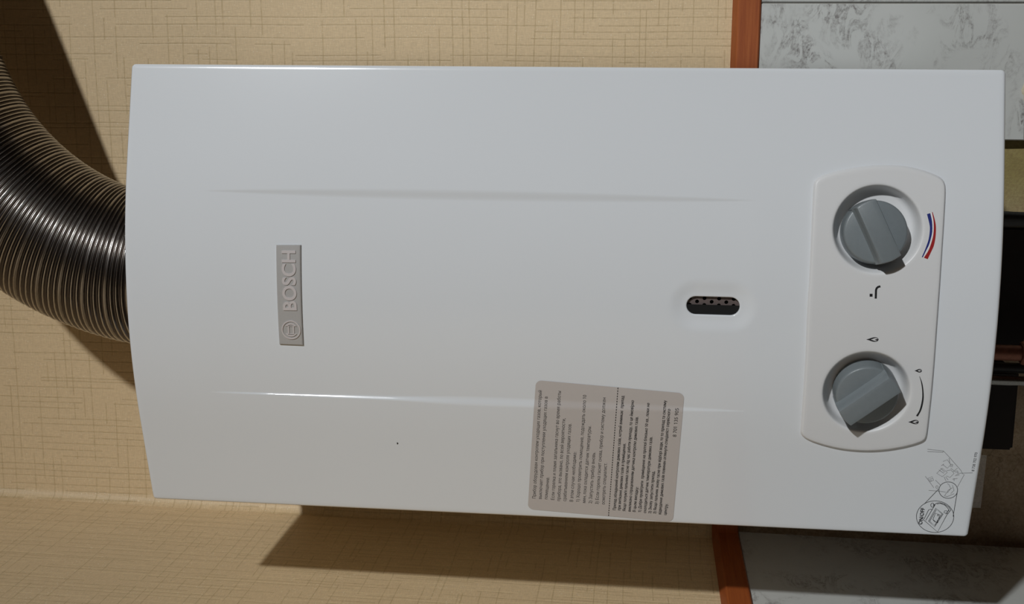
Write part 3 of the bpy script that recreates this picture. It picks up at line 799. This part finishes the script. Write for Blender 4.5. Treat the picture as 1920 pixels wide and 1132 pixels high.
def text_verts(body, bold=0.0, extrude=0.0, res=2, bevel=0.0, spacing=1.0):
    cu = bpy.data.curves.new('t', 'FONT')
    cu.body = body; cu.size = 1.0; cu.resolution_u = res; cu.offset = bold; cu.extrude = extrude; cu.space_character = spacing
    cu.bevel_depth = bevel; cu.bevel_resolution = 1
    cu.fill_mode = 'FRONT' if not extrude else 'BOTH'
    o = bpy.data.objects.new('t', cu)
    COL.objects.link(o)
    dg = bpy.context.evaluated_depsgraph_get(); dg.update()
    me = bpy.data.meshes.new_from_object(o.evaluated_get(dg))
    v = [p.co.copy() for p in me.vertices]; f = [tuple(p.vertices) for p in me.polygons]
    bpy.data.objects.remove(o); bpy.data.curves.remove(cu); bpy.data.meshes.remove(me)
    return v, f
def glyph_loops(body):
    """outlines of a line of text as polygons (the built-in font has overlapping contours, filled by winding below)"""
    cu = bpy.data.curves.new('t', 'FONT'); cu.body = body; cu.size = 1.0
    o = bpy.data.objects.new('t', cu); COL.objects.link(o)
    dg = bpy.context.evaluated_depsgraph_get(); dg.update()
    L = []
    for sp in o.to_curve(dg).splines:
        bp = sp.bezier_points; n = len(bp); P = []
        for i in range(n):
            a, b = bp[i], bp[(i + 1) % n]
            p0, p1, p2, p3 = (v.to_2d() for v in (a.co, a.handle_right, b.co, b.handle_left))
            P.append(p0)
            if abs((p1 - p0).cross(p2 - p0)) + abs((p3 - p2).cross(p0 - p2)) > 1e-5:
                for t in (1 / 3, 2 / 3):
                    P.append(p0 * (1 - t) ** 3 + p1 * 3 * t * (1 - t) ** 2 + p3 * 3 * t * t * (1 - t) + p2 * t ** 3)
        L.append([tuple(p) for p in P])
        x0, x1, y1 = min(p.x for p in P), max(p.x for p in P), max(p.y for p in P)
        if n == 4 and x1 - x0 < .115 and .66 < y1 < .70:          # the stroke of a figure one: give it its flag
            L.append([(x0 + .02, .682), (x0 - .15, .605), (x0 - .15, .515), (x0 + .02, .59)][::1 if area2([tuple(p) for p in P]) * area2([(x0, .682), (x0 - .15, .605), (x0 - .15, .515), (x0, .59)]) > 0 else -1])
    o.to_curve_clear()
    bpy.data.objects.remove(o); bpy.data.curves.remove(cu)
    return L
def flat_text(body):
    L = glyph_loops(body)
    # group overlapping contours, triangulate each group, keep what has a non-zero winding
    bb = [(min(p[0] for p in l), max(p[0] for p in l)) for l in L]
    order = sorted(range(len(L)), key=lambda i: bb[i][0])
    groups = []
    for i in order:
        if groups and bb[i][0] < groups[-1][1]:
            groups[-1][0].append(i); groups[-1][1] = max(groups[-1][1], bb[i][1])
        else: groups.append([[i], bb[i][1]])
    V, F = [], []
    for ids, _ in groups:
        P, E = [], []
        for i in ids:
            n0 = len(P); m = len(L[i])
            P += [Vector(p) for p in L[i]]; E += [(n0 + k, n0 + (k + 1) % m) for k in range(m)]
        v, e, f, *_ = delaunay_2d_cdt(P, E, [], 0, 1e-6)
        n0 = len(V)
        V += [Vector((p.x, p.y, 0)) for p in v]
        for t in f:
            c = (v[t[0]] + v[t[1]] + v[t[2]]) / 3
            w = 0
            for i in ids:
                if inside(c, L[i]): w += 1 if area2(L[i]) > 0 else -1
            if w: F.append(tuple(n0 + k for k in t))
    return V, F
CAP = 0.682                                   # cap height of the built-in font at size 1
def text_on(body, line, cap, fn, h, bold=0.0, **kw):
    """lay a text along line = (start, end) of its baseline in mm, cap height cap in mm"""
    v, f = text_verts(body, bold, **kw) if kw else flat_text(body)
    x0 = min(p.x for p in v); x1 = max(p.x for p in v)
    a, b = Vector(line[0]), Vector(line[1])
    t = (b - a); L = t.length; t.normalize(); up = Vector((-t.y, t.x))
    V = []
    for p in v:
        q = a + t * (p.x - x0) / (x1 - x0) * L + up * (p.y / CAP * cap)
        V.append(fn(q.x, q.y, h + p.z))
    return V, f

# ---- badge
bq = [Vector(p) for p in DATA['badge']]        # top right, bottom right, bottom left, top left (seen upright)
def badge_pt(s, t, h):                         # s: 0 left .. 1 right, t: 0 bottom .. 1 top
    p = bq[2].lerp(bq[1], s).lerp(bq[3].lerp(bq[0], s), t)
    return on(p.x, p.y, h)
V, F = [], []
ns_ = 30
secs = [(-.0, -.0), (.0, 1.0), (.02, 1.35), (.06, 1.5), (.94, 1.5), (.98, 1.35), (1.0, 1.0), (1.0, -.0)]
for i in range(ns_ + 1):
    s = 0 if i == 0 else (1 if i == ns_ else .007 + .986 * (i - 1) / (ns_ - 2))
    for t, h in secs:
        hh = h if 0 < i < ns_ else min(h, 1.0)
        V.append(badge_pt(s if 0 < i < ns_ else s, t, hh))
m = len(secs)
for i in range(ns_):
    for k in range(m - 1):
        F.append((i * m + k, i * m + k + 1, (i + 1) * m + k + 1, (i + 1) * m + k))
F.append(tuple(range(m))); F.append(tuple(ns_ * m + k for k in range(m))[::-1])
badge = obj('badge', (V, F), M_silver, heater, label='silver name badge with raised letters')
BH = 1.5
bt = DATA['badge_text']
obj('lettering', text_on('BOSCH', (bt[0], bt[1]), (Vector(bt[2]) - Vector(bt[0])).length * .97, lambda x, z, h: on(x, z, BH + h), .25, bold=.022, extrude=.30, bevel=.0, res=9), M_letter, badge)
ec, er = Vector(DATA['badge_emblem'][0]), (Vector(DATA['badge_emblem'][0]) - Vector(DATA['badge_emblem'][1])).length
def raised(poly_outer, poly_inner=None, h=.55):
    V, F = [], []
    if poly_inner is None:
        n = len(poly_outer)
        V = [on(x, z, BH) for x, z in poly_outer] + [on(x, z, BH + h) for x, z in poly_outer]
        F = [(i, (i + 1) % n, n + (i + 1) % n, n + i) for i in range(n)] + [tuple(range(n, 2 * n))]
    else:
        n = len(poly_outer)
        for L, hh in ((poly_outer, 0), (poly_outer, h), (poly_inner, h), (poly_inner, 0)):
            V += [on(x, z, BH + hh) for x, z in L]
        for s in range(3):
            F += [(s * n + i, s * n + (i + 1) % n, (s + 1) * n + (i + 1) % n, (s + 1) * n + i) for i in range(n)]
    return V, F
def ring(r, n=40): return [(ec.x + r * math.cos(2 * math.pi * k / n), ec.y + r * math.sin(2 * math.pi * k / n)) for k in range(n)]
parts = [raised(ring(er), ring(er * .87))]
for sg in (1, -1):                              # the armature: two rounded pole shoes joined by a double bar
    pol = [(sg * er * .70 * math.cos(a), er * .70 * math.sin(a)) for a in [-.95 + 1.9 * k / 10 for k in range(11)]]
    pol += [(sg * er * .40, er * .57), (sg * er * .40, -er * .57)]
    inn = [(sg * er * .56 * math.cos(a), er * .56 * math.sin(a)) for a in [-.72 + 1.44 * k / 10 for k in range(11)]]
    inn += [(sg * er * .43, er * .37), (sg * er * .43, -er * .37)]
    parts.append(raised([(ec.x + a, ec.y + b) for a, b in pol], [(ec.x + a, ec.y + b) for a, b in inn]))
for z in (.26, -.26):
    parts.append(raised([(ec.x + a * er, ec.y + b * er) for a, b in ((-.42, z - .07), (.42, z - .07), (.42, z + .07), (-.42, z + .07))]))
obj('emblem', join(*parts), M_letter, badge)

# ---- sticker with instructions
sq = [Vector(p) for p in DATA['sticker']]      # picture order: TL, TR, BR, BL  (text runs BL->TL)
def st(s, t):                                  # s along the text (0 start .. 1 end), t across the lines (0 first .. 1 last)
    return sq[3].lerp(sq[0], s).lerp(sq[2].lerp(sq[1], s), t)
V, F = [], []
ls, lt = 100.0, 100.0
rr = 4.0
rows_t = [rr * (1 - math.cos(math.pi / 2 * k / 9)) / lt for k in range(10)]
rows_t = rows_t + [rr / lt + (1 - 2 * rr / lt) * k / 30 for k in range(1, 30)] + [1 - q for q in rows_t[::-1]]
rows, colsn = len(rows_t) - 1, 110
for i in range(rows + 1):
    # cosine spacing at both ends so the corners come out round
    t = rows_t[i]
    dz = min(t, 1 - t) * lt
    ins = (rr - math.sqrt(max(0, rr * rr - (rr - dz) ** 2))) / ls if dz < rr else 0
    for k in range(colsn + 1):
        s = ins + (1 - 2 * ins) * k / colsn
        p = st(s, t); V.append(on(p.x, p.y, .26))
for i in range(rows):
    for k in range(colsn):
        a = i * (colsn + 1) + k
        F.append((a, a + 1, a + colsn + 2, a + colsn + 1))
sticker = obj('instruction_sticker', (V, F), M_sticker, heater, smooth=True, label='grey sticker with printed instructions on the lower left')
T_ = [text_on(s, l, 2.25, on, .33) for s, l in DATA['ru']]
obj('printed_text', join(*T_), M_ink, sticker, recalc=False)
T_ = []
for s, l in DATA['uk']:                         # bold: struck twice, a hair apart
    for k in (-.07, .07):
        T_.append(text_on(s, [(p[0] + k, p[1] + k * .6) for p in l], 1.95, on, .33 + k * .1))
obj('printed_text', join(*T_), M_ink, sticker, recalc=False)
obj('printed_number', text_on(*DATA['code'], 2.35, on, .33), M_ink, sticker, recalc=False)
a, b = (Vector(p) for p in DATA['dash'])
parts = []
nd = 52
for i in range(nd):
    parts.append(ribbon([a.lerp(b, (i + .1) / nd), a.lerp(b, (i + .72) / nd)], .55, .33, on))
obj('dashed_line', join(*parts), M_ink, sticker, recalc=False)

# ---- printed diagram, serial number and clear film by the lower left corner
dia = obj('switch_diagram', join(*[ribbon(l, .36, .08, on) for l in DATA['dia_heavy']]), M_ink, heater, recalc=False, label='black line drawing of the power switch in two circles')
obj('outline_drawing', join(*[ribbon(l, .26, .08, on) for l in DATA['dia_light']]), M_ink2, dia, recalc=False)
obj('printed_text', join(*[text_on(DATA['onoff'][0], [(p[0] + k, p[1] + k) for p in DATA['onoff'][1]], 2.5, on, .08 + k * .1) for k in (-.12, 0, .12)]), M_ink, dia, recalc=False)
obj('serial_number', text_on(*DATA['serial'], 1.75, on, .08), M_ink, heater, recalc=False)
f4 = [Vector(p) for p in DATA['film']]
fl = [f4[0], f4[1], f4[1].lerp(f4[2], .5), f4[2], f4[3], f4[3].lerp(f4[0], .5)]
V = [Vector((p.x / 1000, (flat_y(p.x) + 1.5 - .25 * k) / 1000, p.y / 1000 + (.006 if i in (0, 4, 5) else 0))) for k in (0, 1) for i, p in enumerate(fl)]
n = 6
obj('film_tab', (V, [tuple(range(6)), tuple(range(6, 12))[::-1]] + [(i, (i + 1) % 6, 6 + (i + 1) % 6, 6 + i) for i in range(6)]), M_film, heater, label='clear film tab sticking out under the cover')

# ---- dark fittings under the cover
obj('valve_block', box(-.0655, .034, -.052, -.006, -.3768, -.262, .002), M_dark, heater, label='dark valve block below the cover')
obj('bracket', box(-.1535, -.086, -.050, -.006, -.3757, -.262, .002), M_dark, heater, label='dark bracket below the cover')
# flue collar on top of the chassis
Q = dict(x0=-.0083, y0=-.1292, z0=.2996, Rb=.2276, phi=-.0131, ang=1.2208, r=.0614)
V, F = [], []
for r, z in ((.1, .2618), (.1, .264), (.066, .270), (.059, .280), (.059, .2885)):
    for k in range(40):
        a = 2 * math.pi * k / 40
        V.append(Vector((Q['x0'] + r * math.cos(a), Q['y0'] + r * math.sin(a) * .9 , z)))
for s in range(4):
    for k in range(40):
        F.append((s * 40 + k, s * 40 + (k + 1) % 40, (s + 1) * 40 + (k + 1) % 40, (s + 1) * 40 + k))
obj('flue_collar', (V, F), M_galv, heater, smooth=True)

# ------------------------------------------------------------------ corrugated flue duct
e = Vector((math.cos(Q['phi']), -math.sin(Q['phi']), 0)); up = Vector((0, 0, 1))
def duct_c(s):
    L1 = Q['z0'] - .290
    if s < L1: return Vector((Q['x0'], Q['y0'], .290 + s))
    a = (s - L1) / Q['Rb']; aa = min(a, Q['ang'])
    p = Vector((Q['x0'], Q['y0'], Q['z0'])) + Q['Rb'] * ((1 - math.cos(aa)) * e + math.sin(aa) * up)
    if a > Q['ang']:
        p += (s - L1 - Q['ang'] * Q['Rb']) * (math.sin(Q['ang']) * e + math.cos(Q['ang']) * up)
    return p
PITCH = .0043
LEN = .74
npath = int(LEN / PITCH * 10)
path = [duct_c(LEN * i / npath) for i in range(npath + 1)]
def duct_r(L, th):
    q = L / PITCH - 4 * th / (2 * math.pi)      # four corrugations per turn of the winding
    k = math.floor(q); fr = q - k
    seam = (k % 4 == 0)
    if seam:                                    # wide flat lock seam between two windings of the strip
        h = sstep(.10, .30, fr) * sstep(.95, .72, fr) * .80 + .20 * math.exp(-((fr - .72) / .09) ** 2)
    else:
        h = (0.5 - 0.5 * math.cos(2 * math.pi * fr)) ** 1.6
    return Q['r'] - .0021 + .0021 * h
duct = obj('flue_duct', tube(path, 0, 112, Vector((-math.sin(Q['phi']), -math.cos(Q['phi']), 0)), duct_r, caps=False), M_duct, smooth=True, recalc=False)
ridge_mask = duct.data.attributes.new('ridge_mask', 'FLOAT', 'POINT')
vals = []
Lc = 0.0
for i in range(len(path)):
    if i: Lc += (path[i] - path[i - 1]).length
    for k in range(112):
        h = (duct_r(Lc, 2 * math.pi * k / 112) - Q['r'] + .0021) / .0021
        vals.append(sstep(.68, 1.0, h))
ridge_mask.data.foreach_set('value', vals)
duct['label'] = 'shiny corrugated metal flue duct curving up from the heater'
duct['category'] = 'duct'

# ------------------------------------------------------------------ pipes and hoses under the heater
def braid(r, k=10, lay=900):
    return lambda L, th: r * (1 + .09 * math.sin(k * th + lay * L) * math.sin(k * th - lay * L))
def drop(x, y, ztop, zend, n):
    return smooth_path([(x, y, ztop), (x, y, -.36), (x, y, zend + .08), (x, y + .006, zend + .03), (x, y * .55, zend), (x, .012, zend - .004)], n)
t = root('gas_hose', 'black braided hose below the heater, nearest the marbled tile', 'hose', (.046, -.10, -.30), )
def rel(vf, o): return [p - o.location for p in vf[0]], vf[1]
obj('sleeve', rel(tube(drop(.046, -.10, -.270, -.62, 220), .006, 20, rfun=braid(.0058, 8, 1100)), t), M_rubber, t, smooth=True)
t = root('copper_pipe', 'reddish copper water pipe with a nut below the heater', 'pipe', (-.059, -.10, -.30))
obj('pipe', rel(tube(drop(-.059, -.10, -.270, -.66, 60), .0062, 20), t), M_copper, t, smooth=True)
V, F = [], []
for r, z in ((.006, -.3590), (.0085, -.3592), (.0092, -.3605), (.0092, -.3715), (.0085, -.3728), (.006, -.373)):
    for k in range(6):
        a = math.pi / 3 * k + .3; V.append(Vector((-.059 + r * math.cos(a), -.10 + r * math.sin(a), z)))
for s in range(5):
    for k in range(6): F.append((s * 6 + k, s * 6 + (k + 1) % 6, (s + 1) * 6 + (k + 1) % 6, (s + 1) * 6 + k))
obj('nut', rel((V, F), t), M_copper, t)
t = root('water_pipe', 'dark water pipe between copper pipe and braided steel hose', 'pipe', (-.0722, -.095, -.30))
obj('pipe', rel(tube(drop(-.0722, -.095, -.270, -.66, 60), .0042, 16), t), M_rubber, t, smooth=True)
t = root('water_hose', 'steel braided water hose below the heater, left of the pipes', 'hose', (-.0813, -.10, -.30))
obj('sleeve', rel(tube(drop(-.0813, -.10, -.270, -.64, 260), .0040, 20, rfun=braid(.0039, 7, 1300)), t), M_braid, t, smooth=True)
t = root('drain_tube', 'thin black tube hanging from the dark valve block', 'tube', (-.0515, -.03, -.377))
obj('tube_body', rel(tube(drop(-.0515, -.03, -.372, -.60, 40), .0024, 10), t), M_rubber, t, smooth=True)
